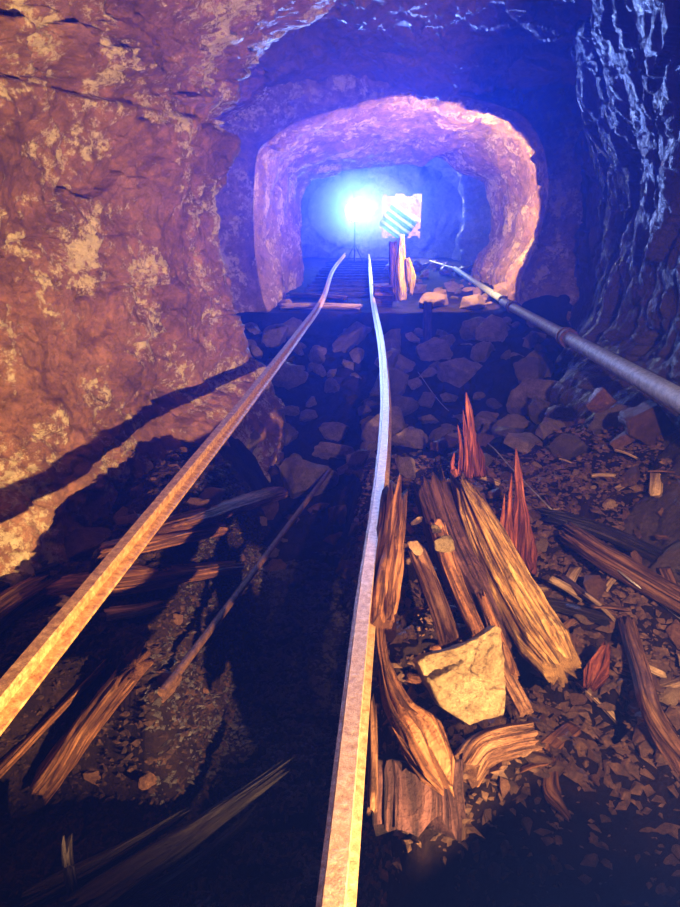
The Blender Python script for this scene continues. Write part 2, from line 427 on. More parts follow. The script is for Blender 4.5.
for u in (567, 512):
    c = pa.lerp(pb, along(u))
    cp = ring_sec(c, dirp, [(-.07, .052), (-.07, .066), (-.03, .07), (-.03, .060), (.03, .060), (.03, .07), (.07, .066), (.07, .052)], M['rust'], 'coupling', pipe)
    cp['label'] = 'rusty dark coupling'
    for s in (-1, 1):
        hz = c+V((s*.074, 0, .0)); bo = ring_sec(hz+V((0, 0, -.02)), V((0, .6, .8)), [(0, .012), (.04, .012)], M['rust'], 'bolt', cp)
        bo.location = bo.location
far = sweep('pipeline', [pb+V((.02, .08, .012)), pc.lerp(pb, .5)+V((0, 0, .0)), pc], circ(.045, 16), M['pipe'])
for p in far.data.polygons: p.use_smooth = True
tag(far, 'short pale pipe length lying past the ledge, end of the line', 'pipe')
sv1 = P(455, 268.5, z=.02); sv2 = P(430, 261, z=.02)
rod = sweep('iron_rod', [sv1, sv2], circ(.014, 8), M['wire']); tag(rod, 'thin bent iron rod at the far end of the pipe', 'rod')
rod2 = sweep('iron_rod', [P(447, 262, z=.06), P(441, 270, z=-.05)], circ(.012, 8), M['wire']); tag(rod2, 'short iron rod crossing the thin rod near the pipe end', 'rod')
wp = []
for u, v, dz in [(418, 372, .03), (440, 402, .02), (470, 430, .02), (490, 445, .06), (515, 472, .06), (545, 503, .05), (560, 518, .05), (590, 545, .07), (620, 572, .07), (650, 595, .05), (676, 615, .05), (700, 632, .05)]:
    wp.append(G(u, v, dz))
w = sweep('cable', catmull(wp, 120), circ(.0035, 6), M['wire']); tag(w, 'thin grey cable trailing over the rubble right of the log', 'cable')

# ------------------------------------------------------------------ wood
def beam(name, path, w, h, mat, label=None, cat='timber', group=None, seed=None, jag=(.1, .1), taper=(1, 1), rough=.2, boxy=.6, nl=44, nc=36, parent=None, twist=0., prof=None, rot=0.):
    """weathered timber: fibrous cross-section swept on a path, with splintered ends"""
    seed = seed if seed is not None else len(bpy.data.objects)*1.37
    pts = catmull(path, nl); L = sum((b-a).length for a, b in zip(pts, pts[1:]))
    vs, uv, fs = [], [], []
    def at(s):
        s = clamp(s, 0, 1)*nl; k = min(int(s), nl-1); return pts[k].lerp(pts[k+1], s-k)
    e0 = [jag[0]*abs(noise.noise(V((seed, q*.9, 0))))*2 + jag[0]*.6*abs(noise.noise(V((seed, q*.31, 5)))) for q in range(nc)]
    e1 = [jag[1]*abs(noise.noise(V((seed+3, q*.9, 0))))*2 + jag[1]*.6*abs(noise.noise(V((seed+3, q*.31, 5)))) for q in range(nc)]
    for k in range(nl+1):
        for q in range(nc):
            s0 = e0[q]/L; s1 = 1-e1[q]/L
            s = lerp(s0, s1, k/nl); p = at(s)
            t = (at(s+.02)-at(s-.02)).normalized(); ref = V((0, 0, 1)) if abs(t.z) < .9 else V((0, 1, 0))
            sd = t.cross(ref).normalized(); up = sd.cross(t)
            a = 2*pi*q/nc
            ex = lerp(1., .35, boxy); cx_, sx_ = cos(a), sin(a)
            x = math.copysign(abs(cx_)**ex, cx_)*w/2; z = math.copysign(abs(sx_)**ex, sx_)*h/2
            r = lerp(taper[0], taper[1], k/nl) if prof is None else poly_at(prof, k/nl)
            ca, sa = cos(a), sin(a)
            g = noise.noise(V((ca*3.2+seed, sa*3.2, s*L*1.4)))*1.1 + noise.noise(V((ca*9+seed, sa*9, s*L*3.)))*.7+.5*noise.noise(V((ca*2+seed, sa*2, s*L*9)))
            r *= 1+rough*.75*g+.05*noise.noise(V((ca*18+seed, sa*18, s*L*14)))
            rr_ = twist*s+rot; x, z = x*cos(rr_)-z*sin(rr_), x*sin(rr_)+z*cos(rr_)
            vs.append(p+sd*x*r+up*z*r); uv.append((s*L+seed, a/(2*pi)*(w+h)*1.6))
    for k in range(nl):
        for q in range(nc):
            fs.append((k*nc+q, k*nc+(q+1) % nc, (k+1)*nc+(q+1) % nc, (k+1)*nc+q))
    for end, e in ((0, e0), (1, e1)):
        base = end*nl*nc; av = sum(e)/nc; c = at((av*.8/L) if end == 0 else 1-av*.8/L)
        vs.append(c); uv.append((0, 0)); ci = len(vs)-1
        for q in range(nc):
            f = (base+q, base+(q+1) % nc, ci); fs.append(f if end else f[::-1])
    fs = [f[::-1] for f in fs]
    o = from_data(name, vs, fs, mat, uv, origin=pts[0] if parent is None else pts[0], parent=parent)
    if label: tag(o, label, cat, group)
    return o
def gp(u, v, dz=0.0): return G(u, v, dz)

# left bank timbers
beam('split_log', [gp(42, 785, .05), gp(88, 725, .08), gp(140, 660, .07)], .16, .09, M['wood_orange'], 'thick split brown log lying slanted below the left rail, near the dark hollow', 'log', jag=(.06, .05), taper=(1., .9), rough=.14)
beam('timber_strip', [gp(-30, 800, .06), gp(40, 730, .06), gp(112, 657, .06)], .045, .03, M['wood_orange'], 'long thin orange-brown strip of wood left of the thick split log', 'plank', jag=(.03, .1), taper=(1.2, .6))
beam('timber_beam', [gp(150, 532, .09), gp(215, 512, .12), gp(278, 492, .05)], .17, .08, M['wood_orange'], 'wide grey-brown beam lying crosswise under the left rail, behind the reddish plank', 'plank', jag=(.2, .05), taper=(.5, 1.))
beam('timber_plank', [gp(55, 588, .03), gp(140, 577, .05), gp(238, 566, .04)], .15, .06, M['wood_orange'], 'long reddish brown plank crossing under the left rail in front of the wide beam', 'plank', jag=(.1, .12))
beam('timber_plank', [gp(100, 552, .06), gp(160, 540, .07), gp(225, 528, .06)], .10, .05, M['wood_orange'], 'brown plank between the reddish plank and the wide beam under the left rail', 'plank', jag=(.1, .12))
beam('timber_plank', [gp(103, 615, .04), gp(140, 610, .05), gp(170, 602, .05)], .05, .03, M['wood_tan'], 'short pale broken plank with torn end right of the left rail', 'plank', jag=(.03, .09))
beam('timber_beam', [gp(-30, 640, .05), gp(12, 605, .07), gp(52, 582, .05)], .13, .08, M['wood_brown'], 'rough brown beam at the left edge between the rock wall and the rail', 'timber', jag=(.05, .12))
beam('timber_beam', [gp(-40, 600, .03), gp(10, 582, .04), gp(60, 562, .03)], .09, .05, M['wood_dark'], 'dark beam against the foot of the left rock wall', 'timber', jag=(.05, .12))
# foreground wet split timbers
zt = -.66
beam('wet_timber', [P(60, 925, z=-.8), P(160, 858, z=-.74), P(230, 808, z=-.7), P(300, 756, z=-.64)], .075, .05, M['wood_dark'], 'long wet black timber reaching farthest to the right at the bottom left', 'timber', 'wet split timbers in the foreground', jag=(.1, .2), taper=(1.3, .5), rough=.3)
beam('wet_timber', [P(95, 930, z=-.84), P(190, 870, z=-.8), P(262, 806, z=-.74)], .05, .045, M['wood_dark'], 'wet black timber along the lower right side of the bundle at the bottom left', 'timber', 'wet split timbers in the foreground', jag=(.1, .2), taper=(1.3, .5), rough=.3)
beam('wet_timber', [P(20, 905, z=-.82), P(110, 858, z=-.77), P(200, 803, z=-.72)], .05, .04, M['wood_dark'], 'wet black timber on the upper left side of the bundle at the bottom left', 'timber', 'wet split timbers in the foreground', jag=(.1, .2), taper=(1.2, .6), rough=.3)
beam('stick', [P(74, 898, z=-.80), P(68, 860, z=-.7), P(67, 830, z=-.64)], .03, .02, M['wood_sleeper'], 'short upright grey stick at the bottom left, above the wet timbers', 'stick', jag=(.03, .05))
# thin rusty bar across the trench
o = sweep('iron_bar', catmull([P(162, 693, z=-.38), P(240, 590, z=-.50), P(330, 470, z=-.68)], 30), circ(.015, 10), M['rust'])
tag(o, 'thin rusty bar slanting across the dark trench between the rails', 'bar')

# right bank timbers
log = beam('broken_log', [P(452, 462, t=2.42), P(487, 540, t=2.15), P(530, 620, t=1.86), P(568, 678, t=1.63)], .145, .14, M['wood_gold'],
     'large golden broken log with dark underside leaning beside the stone slab', 'log', jag=(.25, .10), rough=.16, boxy=.15, nl=70, nc=56, prof=[(0, .35), (.12, .75), (.3, 1.), (.8, 1.0), (1, .7)])
for (u, v, t) in ():
    pass
beam('split_log', [P(428, 475, t=2.45), P(452, 545, t=2.2), P(480, 600, t=2.0), P(508, 662, t=1.85)], .15, .12, M['wood_purple'],  # dark piece painting the shaded left face of the golden log
     'shaded left side of the golden log, built as a separate dark purple-brown piece', 'log', jag=(.15, .1), rough=.2, boxy=.2, nl=50)
beam('timber_plank', [P(436, 520, t=2.15), P(455, 580, t=1.95), P(482, 640, t=1.76)], .055, .035, M['wood_orange'], 'split brown plank pointing down to the top of the stone slab', 'plank', jag=(.05, .06), taper=(1, .8))
beam('timber_plank', [P(415, 545, t=2.1), P(440, 610, t=1.85), P(452, 650, t=1.75)], .06, .03, M['wood_brown'], 'brown fibrous plank left of the split plank above the stone slab', 'plank', jag=(.05, .06))
# splintered red posts
def splinter(name, top, base, w, mat, label, cat='splintered post', seed=0.):
    rnd = random.Random(seed)
    def jp(n=9):
        return [(k/n, max(.05, (1-k/n)**.7*(.72+.5*rnd.random())) if k else 1.) for k in range(n)]+[(1, .04)]
    o = beam(name, [base, base.lerp(top, .5)+V((.012, 0, 0)), top], w*.62, w*.3, mat, label, cat, jag=(.03, .0), rough=.5, prof=jp(), seed=seed, nl=80, nc=48)
    for k, (dx, hh) in enumerate(((-.42, .62), (.34, .42), (-.18, .80), (.2, .66), (-.62, .3))):
        q = base+V((dx*w, -.02*(k % 3)+.02, 0)); e = q.lerp(top+V((dx*w*.9, 0, 0)), hh)
        beam('splinter', [q, q.lerp(e, .5)+V((rnd.uniform(-.02, .02), 0, 0)), e], w*.3, w*.2, mat, jag=(.02, .0), rough=.5, prof=jp(), seed=seed+k+2, parent=o, nl=40, nc=24)
    return o
g1 = gp(468, 480); splinter('splintered_post', P(466, 392, t=3.0), P(472, 478, t=3.0), .13, M['wood_red'], 'red rotten splintered post with forked tips, behind the top of the golden log', seed=4.)
splinter('splintered_post', P(516, 448, t=2.5), P(520, 575, t=2.4), .13, M['wood_red'], 'tall red splintered post with one sharp tip, right of the golden log', seed=14.)
# rotten wood beside the rail
beam('rotten_timber', [P(396, 478, t=2.35), P(390, 540, t=2.05), P(382, 600, t=1.8), P(378, 640, t=1.68)], .085, .10, M['wood_orange'], 'upright rotten orange-brown timber close along the right side of the middle rail', 'timber', jag=(.25, .12), rough=.55, nl=60)
beam('rotten_timber', [P(380, 590, t=1.82), P(382, 650, t=1.64), P(398, 705, t=1.5), P(425, 745, t=1.42), P(452, 800, t=1.33)], .09, .05, M['wood_orange'],
     'pale twisted bone-like timber hanging down left of the stone slab', 'timber', jag=(.05, .12), rough=.4, nl=70, prof=[(0, .25), (.3, .3), (.55, .7), (.75, 1.2), (.9, 1.), (1, .35)])
beam('rotten_timber', [P(372, 690, t=1.55), P(373, 760, t=1.4), P(372, 815, t=1.32)], .022, .03, M['wood_brown'], 'narrow upright brown stake beside the lower part of the middle rail', 'stake', jag=(.1, .04))
beam('rotten_stump', [P(414, 756, t=1.47), P(416, 800, t=1.42), P(417, 842, t=1.38)], .20, .08, M['wood_purple'], 'crumbly dark brown block of rotten wood above the black pit by the rail', 'stump', jag=(.03, .09), rough=.4, boxy=.8, nc=60)
beam('curved_log', [P(462, 776, t=1.50), P(478, 754, t=1.55), P(505, 744, t=1.57), P(538, 738, t=1.58)], .085, .09, M['wood_brown'], 'curved banded brown log end just under the stone slab', 'log', jag=(.03, .02), rough=.2, boxy=.1)
beam('root', [P(497, 640, t=1.75), P(505, 670, t=1.66), P(520, 700, t=1.6), P(528, 715, t=1.57)], .035, .03, M['wood_brown'], 'twisted brown root between the stone slab and the golden log', 'root', jag=(.03, .03), rough=.3)
beam('root', [P(480, 590, t=1.9), P(500, 640, t=1.76), P(516, 680, t=1.63)], .025, .03, M['wood_orange'], 'thin split root along the underside of the golden log', 'root', jag=(.03, .03), rough=.3)
beam('wood_chunk', [P(588, 692, t=1.68), P(598, 668, t=1.75), P(608, 642, t=1.83)], .06, .05, M['wood_red'], 'red-brown pointed chunk of wood right of the lower end of the golden log', 'wood chunk', jag=(.05, .05), prof=[(0, .5), (.4, 1.1), (1, .4)])
beam('long_timber', [gp(560, 528, .04), gp(610, 560, .06), gp(700, 612, .05)], .085, .07, M['wood_brown'], 'long brown timber slanting right behind the cable', 'timber', jag=(.2, .05), rough=.25)
beam('long_timber', [gp(530, 510, .03), gp(600, 530, .05), gp(690, 572, .04)], .06, .05, M['wood_dark'], 'dark timber lying behind the long brown timber at the foot of the right wall', 'timber', jag=(.2, .05), rough=.25)
beam('root', [gp(625, 620, .06), gp(640, 670, .07), gp(655, 720, .08), gp(690, 780, .06)], .045, .05, M['wood_brown'], 'thick dark root curving down near the right edge of the picture', 'root', jag=(.05, .05), rough=.3)
beam('timber_plank', [gp(520, 600, .03), gp(560, 606, .05), gp(615, 622, .04)], .05, .03, M['wood_dark'], 'dark plank lying right of the golden log under the wood chips', 'plank', jag=(.05, .05))
beam('timber_plank', [gp(560, 575, .05), gp(585, 595, .06), gp(622, 622, .05)], .028, .02, M['wood_brown'], 'narrow brown plank crossing above the dark plank right of the golden log', 'plank', jag=(.05, .05))
beam('root', [gp(556, 755, .03), gp(552, 790, .05), gp(570, 820, .03)], .035, .03, M['wood_orange'], 'bent pale brown root at the edge of the black pit, lower right', 'root', jag=(.03, .03), prof=[(0, .6), (.5, 1.2), (1, .5)])
beam('dark_post', [P(428, 300, y=7.3), P(427, 345, y=7.2)], .10, .06, M['wood_purple'], 'dark post standing against the ledge face below the tan stones', 'post', jag=(.05, .05))
beam('timber_plank', [gp(375, 400, .1), gp(395, 350, .1)], .12, .05, M['wood_dark'], 'dark broken board on the rubble right of the bend in the middle rail', 'plank', jag=(.05, .05))

# ------------------------------------------------------------------ ledge and chamber things
ZL = -.12
def onl(u, v, z=ZL): return P(u, v, z=z)
beam('ledge_plank', [V((-.8, 7.95, -.10)), V((-.3, 8.0, -.095)), V((.28, 7.9, -.10))], .30, .055, M['wood_tan'], 'long tan plank lying on the ledge under the rails', 'plank', jag=(.1, .05), rough=.12)
beam('ledge_plank', [V((-.75, 9.2, -.10)), V((-.4, 9.1, -.10)), V((.1, 8.8, -.10))], .16, .055, M['wood_brown'], 'brown plank behind the tan plank, left of the left rail on the ledge', 'plank', jag=(.1, .05), rough=.15)
for k in range(13):
    y = 9.3+k*.58; xl = -.14+(y-9)*.035
    beam('sleeper', [V((xl-.42+random.uniform(-.05, .05), y, -.115)), V((xl+.35, y+random.uniform(-.03, .03), -.11)), V((xl+1.15+random.uniform(-.05, .05), y, -.115))], .17, .075, M['wood_sleeper'],
         'weathered wooden sleeper under the rails behind the ledge', 'sleeper', 'sleepers of the track behind the ledge', jag=(.04, .04), rough=.08, nl=16, nc=20)
# crate-like block
cb = [P(374, 299, y=8.05), P(393, 299, y=8.05)]
def box(name, c, s, mat, rz=0, parent=None, bev=.008, rough=.0):
    bm = bmesh.new(); bmesh.ops.create_cube(bm, size=1)
    for v in bm.verts: v.co = V((v.co.x*s[0], v.co.y*s[1], v.co.z*s[2]))
    bmesh.ops.bevel(bm, geom=bm.edges, offset=bev, segments=2, affect='EDGES')
    me = bpy.data.meshes.new(name); bm.to_mesh(me); bm.free(); me.materials.append(mat)
    uvl = me.uv_layers.new(name='uv')
    for l in me.loops:
        co = me.vertices[l.vertex_index].co; uvl.data[l.index].uv = (co.x+co.y, co.z+co.y*.5)
    o = bpy.data.objects.new(name, me); COL.objects.link(o)
    o.location = V(c)-(parent.location if parent else V((0, 0, 0))); o.rotation_euler.z = rz
    if parent: o.parent = parent
    return o
e = empty('wooden_crate', V((.565, 8.2, -.12))); tag(e, 'dark wooden crate beside the middle rail on the ledge', 'crate')
box('side_board', (.565, 8.08, .005), (.24, .02, .25), M['wood_purple'], parent=e)
box('side_board', (.565, 8.36, .005), (.24, .02, .25), M['wood_purple'], parent=e)
box('end_board', (.453, 8.22, .005), (.02, .25, .25), M['wood_purple'], parent=e)
box('end_board', (.677, 8.22, .005), (.02, .25, .25), M['wood_purple'], parent=e)
box('top_board', (.565, 8.22, .14), (.27, .31, .02), M['wood_brown'], parent=e)
box('cleat', (.565, 8.062, .04), (.24, .018, .04), M['wood_brown'], parent=e)
# split post: yellow torn side and red-brown side
beam('wooden_post', [P(393, 302, y=8.2), P(393, 272, y=8.2), P(393, 240, y=8.2)], .10, .10, M['wood_purple'], 'reddish dark post standing on the ledge behind the yellow torn plank', 'post', jag=(.02, .06), rough=.15, boxy=.6)
yp = beam('splintered_plank', [P(402, 301, y=8.0), P(401, 268, y=8.0), P(402, 234, y=8.0)], .125, .06, M['wood_yellow'], 'bright yellow torn plank standing upright on the ledge', 'plank', jag=(.02, .01), rough=.35, prof=[(0, .9), (.35, 1.), (.55, .95), (.8, .7), (1, .4)])
beam('splinter', [P(411, 296, y=7.98), P(411, 277, y=7.98), P(407, 258, y=7.98)], .11, .04, M['wood_yellow'], jag=(.08, .01), rough=.4, parent=yp, prof=[(0, .35), (.5, 1), (1, .5)], nl=24)

# ------------------------------------------------------------------ stones
def stone_mesh(name, seed, dims, mat, sub=3, nz=.05):
    rnd = random.Random(seed); bm = bmesh.new()
    for _ in range(17):
        n = V((rnd.gauss(0, 1), rnd.gauss(0, 1), rnd.gauss(0, 1))).normalized(); bm.verts.new(n*rnd.uniform(.85, 1.12))
    h = bmesh.ops.convex_hull(bm, input=bm.verts)
    bmesh.ops.delete(bm, geom=[g for g in h['geom_interior'] if isinstance(g, bmesh.types.BMVert)], context='VERTS')
    bmesh.ops.dissolve_limit(bm, angle_limit=radians(16), verts=bm.verts, edges=bm.edges)
    bmesh.ops.bevel(bm, geom=bm.edges, offset=.05, segments=1, affect='EDGES')
    bmesh.ops.triangulate(bm, faces=bm.faces)
    bmesh.ops.subdivide_edges(bm, edges=[e for e in bm.edges if e.calc_length() > .16], cuts=sub, use_grid_fill=True)
    bmesh.ops.triangulate(bm, faces=bm.faces)
    for v in bm.verts:
        c = v.co.copy(); q = c*3+V((seed, 0, 0))
        c *= 1+nz*noise.fractal(q, .9, 2, 4)+facet(q, 1.1, .05)
        v.co = V((c.x*dims[0], c.y*dims[1], c.z*dims[2]))
    bmesh.ops.recalc_face_normals(bm, faces=bm.faces)
    me = bpy.data.meshes.new(name); bm.to_mesh(me); bm.free(); me.materials.append(mat)
    me.polygons.foreach_set('use_smooth', [True]*len(me.polygons))
    me.set_sharp_from_angle(angle=radians(22))
    return me
SHAPES = [(1, .8, .55), (1, .7, .7), (.9, .9, .6), (1, .6, .4), (.8, 1, .5)]
PROTO = {}
def proto(mat, i):
    k = (mat, i)
    if k not in PROTO: PROTO[k] = stone_mesh('stone', 31*i+len(mat), SHAPES[i], M[mat], sub=3 if mat != 'rock_tan' else 3)
    return PROTO[k]
placed = []
FIRST = {}
def stone(name, p, r, mat, label, cat='stone', group=None, i=None, rot=None, embed=.25, tilt=.5, rnd=random):
    i = rnd.randrange(5) if i is None else i
    key = (mat, i)
    if key in FIRST: o = FIRST[key].copy(); o.name = name; COL.objects.link(o)
    else: o = bpy.data.objects.new(name, proto(mat, i)); COL.objects.link(o); FIRST[key] = o
    for k in list(o.keys()):
        if k in ('label', 'category', 'group', 'kind'): del o[k]
    o.scale = (r, r, r)
    o.rotation_euler = rot or (rnd.uniform(-tilt, tilt), rnd.uniform(-tilt, tilt), rnd.uniform(0, 6.3))
    o.location = (p[0], p[1], p[2]+r*SHAPES[i][2]*(.75-embed*2))
    tag(o, label, cat, group)
    placed.append((p[0], p[1], r)); return o
KEEP = []     # footprints that rubble must avoid
def free(x, y, r, f=.75):
    return all((x-a)**2+(y-b_)**2 > ((r+c)*f)**2 for a, b_, c in placed)
def scatter(n, xr, yr, rr_, mat, name, label, cat, group, seed, ok=None, embed=.25, tilt=.5):
    rnd = random.Random(seed); c = 0; tries = 0; top = rr_[1]
    while c < n and tries < n*40:
        tries += 1; x, y = rnd.uniform(*xr), rnd.uniform(*yr); r = rr_[0]+(rr_[1]-rr_[0])*rnd.random()**1.8
        if ok and not ok(x, y): continue
        if not free(x, y, r): continue
        m = mat if isinstance(mat, str) else rnd.choice(mat)
        stone(name, (x, y, ground(x, y)), r, m, label, cat, group, embed=embed, tilt=tilt, rnd=rnd); c += 1
# named stones
def gs(name, u, v, rpx, mat, label, i, rot=(0, 0, 0), embed=.2, cat='stone'):
    p = gp(u, v+rpx*.5); t = (p-CAM).dot(V((0, CT, -ST))); return stone(name, p, rpx/F*t, mat, label, cat, None, i, rot, embed)
# the big stone slab, an outline measured on the photo, stood leaning with its own thickness
SL = [(418, 662), (426, 655), (455, 648), (478, 638), (497, 625), (502, 629), (504, 650), (507, 685), (506, 716), (492, 718), (471, 725), (455, 716), (440, 706), (428, 682)]
c0 = P(465, 676, t=1.52); nrm = V((.10, -.80, .62)).normalized(); 
def onplane(u, v, off=0.):
    d = ray(u, v); t = (c0-nrm*off-CAM).dot(nrm)/d.dot(nrm); return CAM+d*t
front = [onplane(u, v) for u, v in SL]
ax = V((1, 0, 0))-nrm*nrm.x; ax.normalize(); ay = nrm.cross(ax)
pl2 = [((p-c0).dot(ax), (p-c0).dot(ay)) for p in front]
def slab():
    n = 120; pts = []
    for k in range(n):
        s = k/n*len(pl2); i = int(s); t = s-i; a = pl2[i]; b_ = pl2[(i+1) % len(pl2)]
        pts.append((lerp(a[0], b_[0], t), lerp(a[1], b_[1], t)))
    cx_, cy_ = sum(p[0] for p in pts)/n, sum(p[1] for p in pts)/n
    vs, fs = [], []; rings = []
    for k in range(26): rings.append((k/25*.97, 0, 0))
    for off in (.006, .02, .045, .06): rings.append((1., off, 1))
    for k in range(10): rings.append((1-(k+1)/10*.99-.005, .07, 2))
    for (s, off, md) in rings:
        for (x, y) in pts:
            X, Y = cx_+(x-cx_)*s, cy_+(y-cy_)*s
            q = V((X, Y, off)); d = .007*noise.fractal(q*26, .8, 2, 5)+facet(q*1.+V((2, 2, 2)), 9, .012)+facet(q+V((2, 5, 2)), 30, .005)
            e = 1+.02*noise.noise(V((X*40, Y*40, off*50)))
            vs.append(c0+ax*X*e+ay*Y*e+nrm*((-off)+(d if md < 2 else -d)+.004))
    for k in range(len(rings)-1):
        for q in range(n): fs.append((k*n+q, k*n+(q+1) % n, (k+1)*n+(q+1) % n, (k+1)*n+q))
    fs.append(tuple(range(n-1, -1, -1)))
    return from_data('stone_slab', vs, [f[::-1] for f in fs], M['rock_gold'], origin=c0)
tag(slab(), 'large flat golden stone slab with pointed left corner propped in front of the log', 'stone')
placed.append((c0.x, c0.y, .12))
def st3(name, u, v, t, rpx, mat, label, i, rot):
    p = P(u, v, t=t); r = rpx/F*t
    o = stone(name, (p.x, p.y, p.z-r*SHAPES[i][2]*.75), r, mat, label, 'stone', None, i, rot, 0.); return o
st3('yellow_stone', 446, 545, 2.02, 14, 'rock_gold', 'upper pale yellow stone resting on the split plank left of the golden log', 1, (.3, .2, .4))
st3('yellow_stone', 437, 531, 2.1, 11, 'rock_gold', 'small pale yellow stone just above the larger yellow stone on the plank', 0, (.5, .2, 1.4))
st3('yellow_stone', 415, 548, 2.05, 11, 'rock_tan', 'round tan stone between the rail and the yellow stones', 2, (.2, .8, .4))
st3('tan_stone', 417, 521, 2.2, 9, 'rock_tan', 'small tan stone above the round tan stone beside the rail', 3, (.2, .8, 2.4))
gs('tan_stone', 206, 491, 22, 'rock_tan', 'tan wedge-shaped stone between the left rail and the wide grey-brown beam', 3, (.3, -.2, .5))
gs('broken_stone', 210, 563, 20, 'rock_brown', 'reddish flat stone at the right end of the long reddish plank', 3, (.2, 0, .3))
gs('tan_stone', 262, 519, 8, 'rock_tan', 'small pale stone in the dark beside the end of the wide beam', 2)
gs('broken_stone', 152, 772, 16, 'rock_brown', 'small brown stone in the dark hollow below the thick split log', 3, (.2, .1, .6))
gs('broken_stone', 90, 535, 30, 'rock_brown', 'brown angular rock at the foot of the left wall beyond the dark beam', 2, (.2, .1, .6))
gs('boulder', 396, 358, 24, 'rock_grey', 'pale boulder just right of the bend in the middle rail', 0, (.1, .2, .3), cat='boulder')
gs('boulder', 572, 442, 30, 'rock_grey', 'rounded boulder lying on the slope left of the right wall', 2, (.1, .2, 1.3), cat='boulder')
gs('boulder', 488, 412, 16, 'rock_tan', 'flat-topped pale stone behind the red splintered posts', 3, (.1, 0, .3), cat='boulder')
gs('boulder', 535, 360, 26, 'rock_grey', 'boulder directly below the pipe coupling', 2, (.3, .2, .3), cat='boulder')
gs('boulder', 460, 365, 28, 'rock_grey', 'dim round boulder in the middle of the rubble slope', 0, (.3, .2, 2.3), cat='boulder')
gs('boulder', 478, 326, 22, 'rock_grey', 'boulder against the ledge face left of the pipe', 1, (.3, .2, 2.3), cat='boulder')
for (u, v, r, i, lab) in ((655, 425, 42, 0, 'large brown boulder under the near end of the pipe'), (600, 400, 20, 1, 'brown boulder left of the large one under the pipe'), (668, 470, 36, 2, 'brown boulder at the right edge below the large one'),
                        (625, 440, 20, 3, 'dark brown boulder wedged below the pipe at the foot of the right wall')):
    st3('boulder', u, v, 2.9, r, 'rock_brown', lab, i, (.4, .3, 1.1*i+.4))['category'] = 'boulder'
# ledge stones
for (x, y, r, i, lab) in ((1.22, 8.15, .30, 3, 'flat tan stone on the ledge nearest the yellow torn plank'), (1.72, 8.0, .20, 2, 'tan stone on the ledge left of the pipe'),
                       (2.28, 8.25, .26, 0, 'tan stone on the ledge right of the pipe'), (-.72, 8.3, .15, 3, 'tan stone at the left end of the ledge'), (1.45, 9.1, .2, 3, 'dim stone farther back on the ledge between plank and pipe')):
    stone('ledge_stone', (x, y, ground(x, y)), r, 'rock_tan', lab, 'stone', 'tan stones on the ledge', i, (0, 0, i*.9+x), .12)
scatter(26, (1.9, 2.9), (7.9, 11), (.06, .18), 'rock_tan', 'rubble_stone', 'tan rubble stone at the foot of the lit collar wall', 'stone', 'rubble at the foot of the lit collar wall', 3)
scatter(34, (.95, 2.7), (8.8, 15), (.07, .22), 'rock_grey', 'rubble_stone', 'dim rubble stone on the tunnel floor behind the ledge', 'stone', 'rubble on the tunnel floor behind the ledge', 41, embed=.15, tilt=.8)
nolog = lambda x, y: True
scatter(110, (-1.1, 2.3), (4.0, 7.4), (.09, .34), 'rock_grey', 'rubble_stone', 'dim grey rubble stone on the slope below the ledge', 'stone', 'rubble on the slope below the ledge', 5, embed=.12, tilt=.9)
scatter(45, (-.62, 2.0), (2.9, 4.2), (.04, .17), ('rock_grey', 'rock_brown'), 'rubble_stone', 'dark rubble stone in the middle of the washed-out floor', 'stone', 'rubble in the middle of the washed-out floor', 6)
scatter(60, (-1.5, -.5), (1.55, 3.4), (.02, .09), 'rock_brown', 'rubble_stone', 'small brown stone under the left rail', 'stone', 'small stones under the left rail', 8)
okr = lambda x, y: not (.12 < x < .75 and 1.0 < y < 2.6)
scatter(130, (.75, 1.75), (1.0, 3.2), (.018, .075), ('rock_brown', 'rock_brown', 'rock_tan'), 'pebble', 'small brown stone on the bank right of the golden log', 'stone', 'small stones on the right bank', 9, okr, tilt=.9)
scatter(60, (.1, .75), (1.02, 2.8), (.014, .045), 'rock_brown', 'pebble', 'small brown stone among the timbers right of the middle rail', 'stone', 'small stones among the timbers', 10, None, tilt=.9)
# wood chips
rnd = random.Random(12); chip0 = None
for k in range(110):
    if k < 6:
        L = .05+.02*k
        c = beam('wood_chip', [V((0, 0, 0)), V((L*.5, 0, .004)), V((L, 0, 0))], .018+.004*k, .009, M[('wood_orange', 'wood_brown', 'wood_tan')[k % 3]], jag=(.012, .02), nl=10, nc=12, seed=k*3.1, rough=.3)
        if k == 0: chips = []
        chips.append(c)
    else:
        c = chips[k % 6].copy(); COL.objects.link(c)
    x = rnd.uniform(.72, 1.55); y = rnd.uniform(1.05, 2.9)
    if k % 3 == 0: x = rnd.uniform(.15, .75)
    c.location = (x, y, ground(x, y)+.02); c.rotation_euler = (rnd.uniform(-.4, .4), rnd.uniform(-.35, .35), rnd.uniform(0, 6.3)); s = rnd.uniform(.7, 1.6); c.scale = (s, s, s)
    tag(c, 'small splinter of wood littering the right bank', 'wood chip', 'wood chips on the right bank')
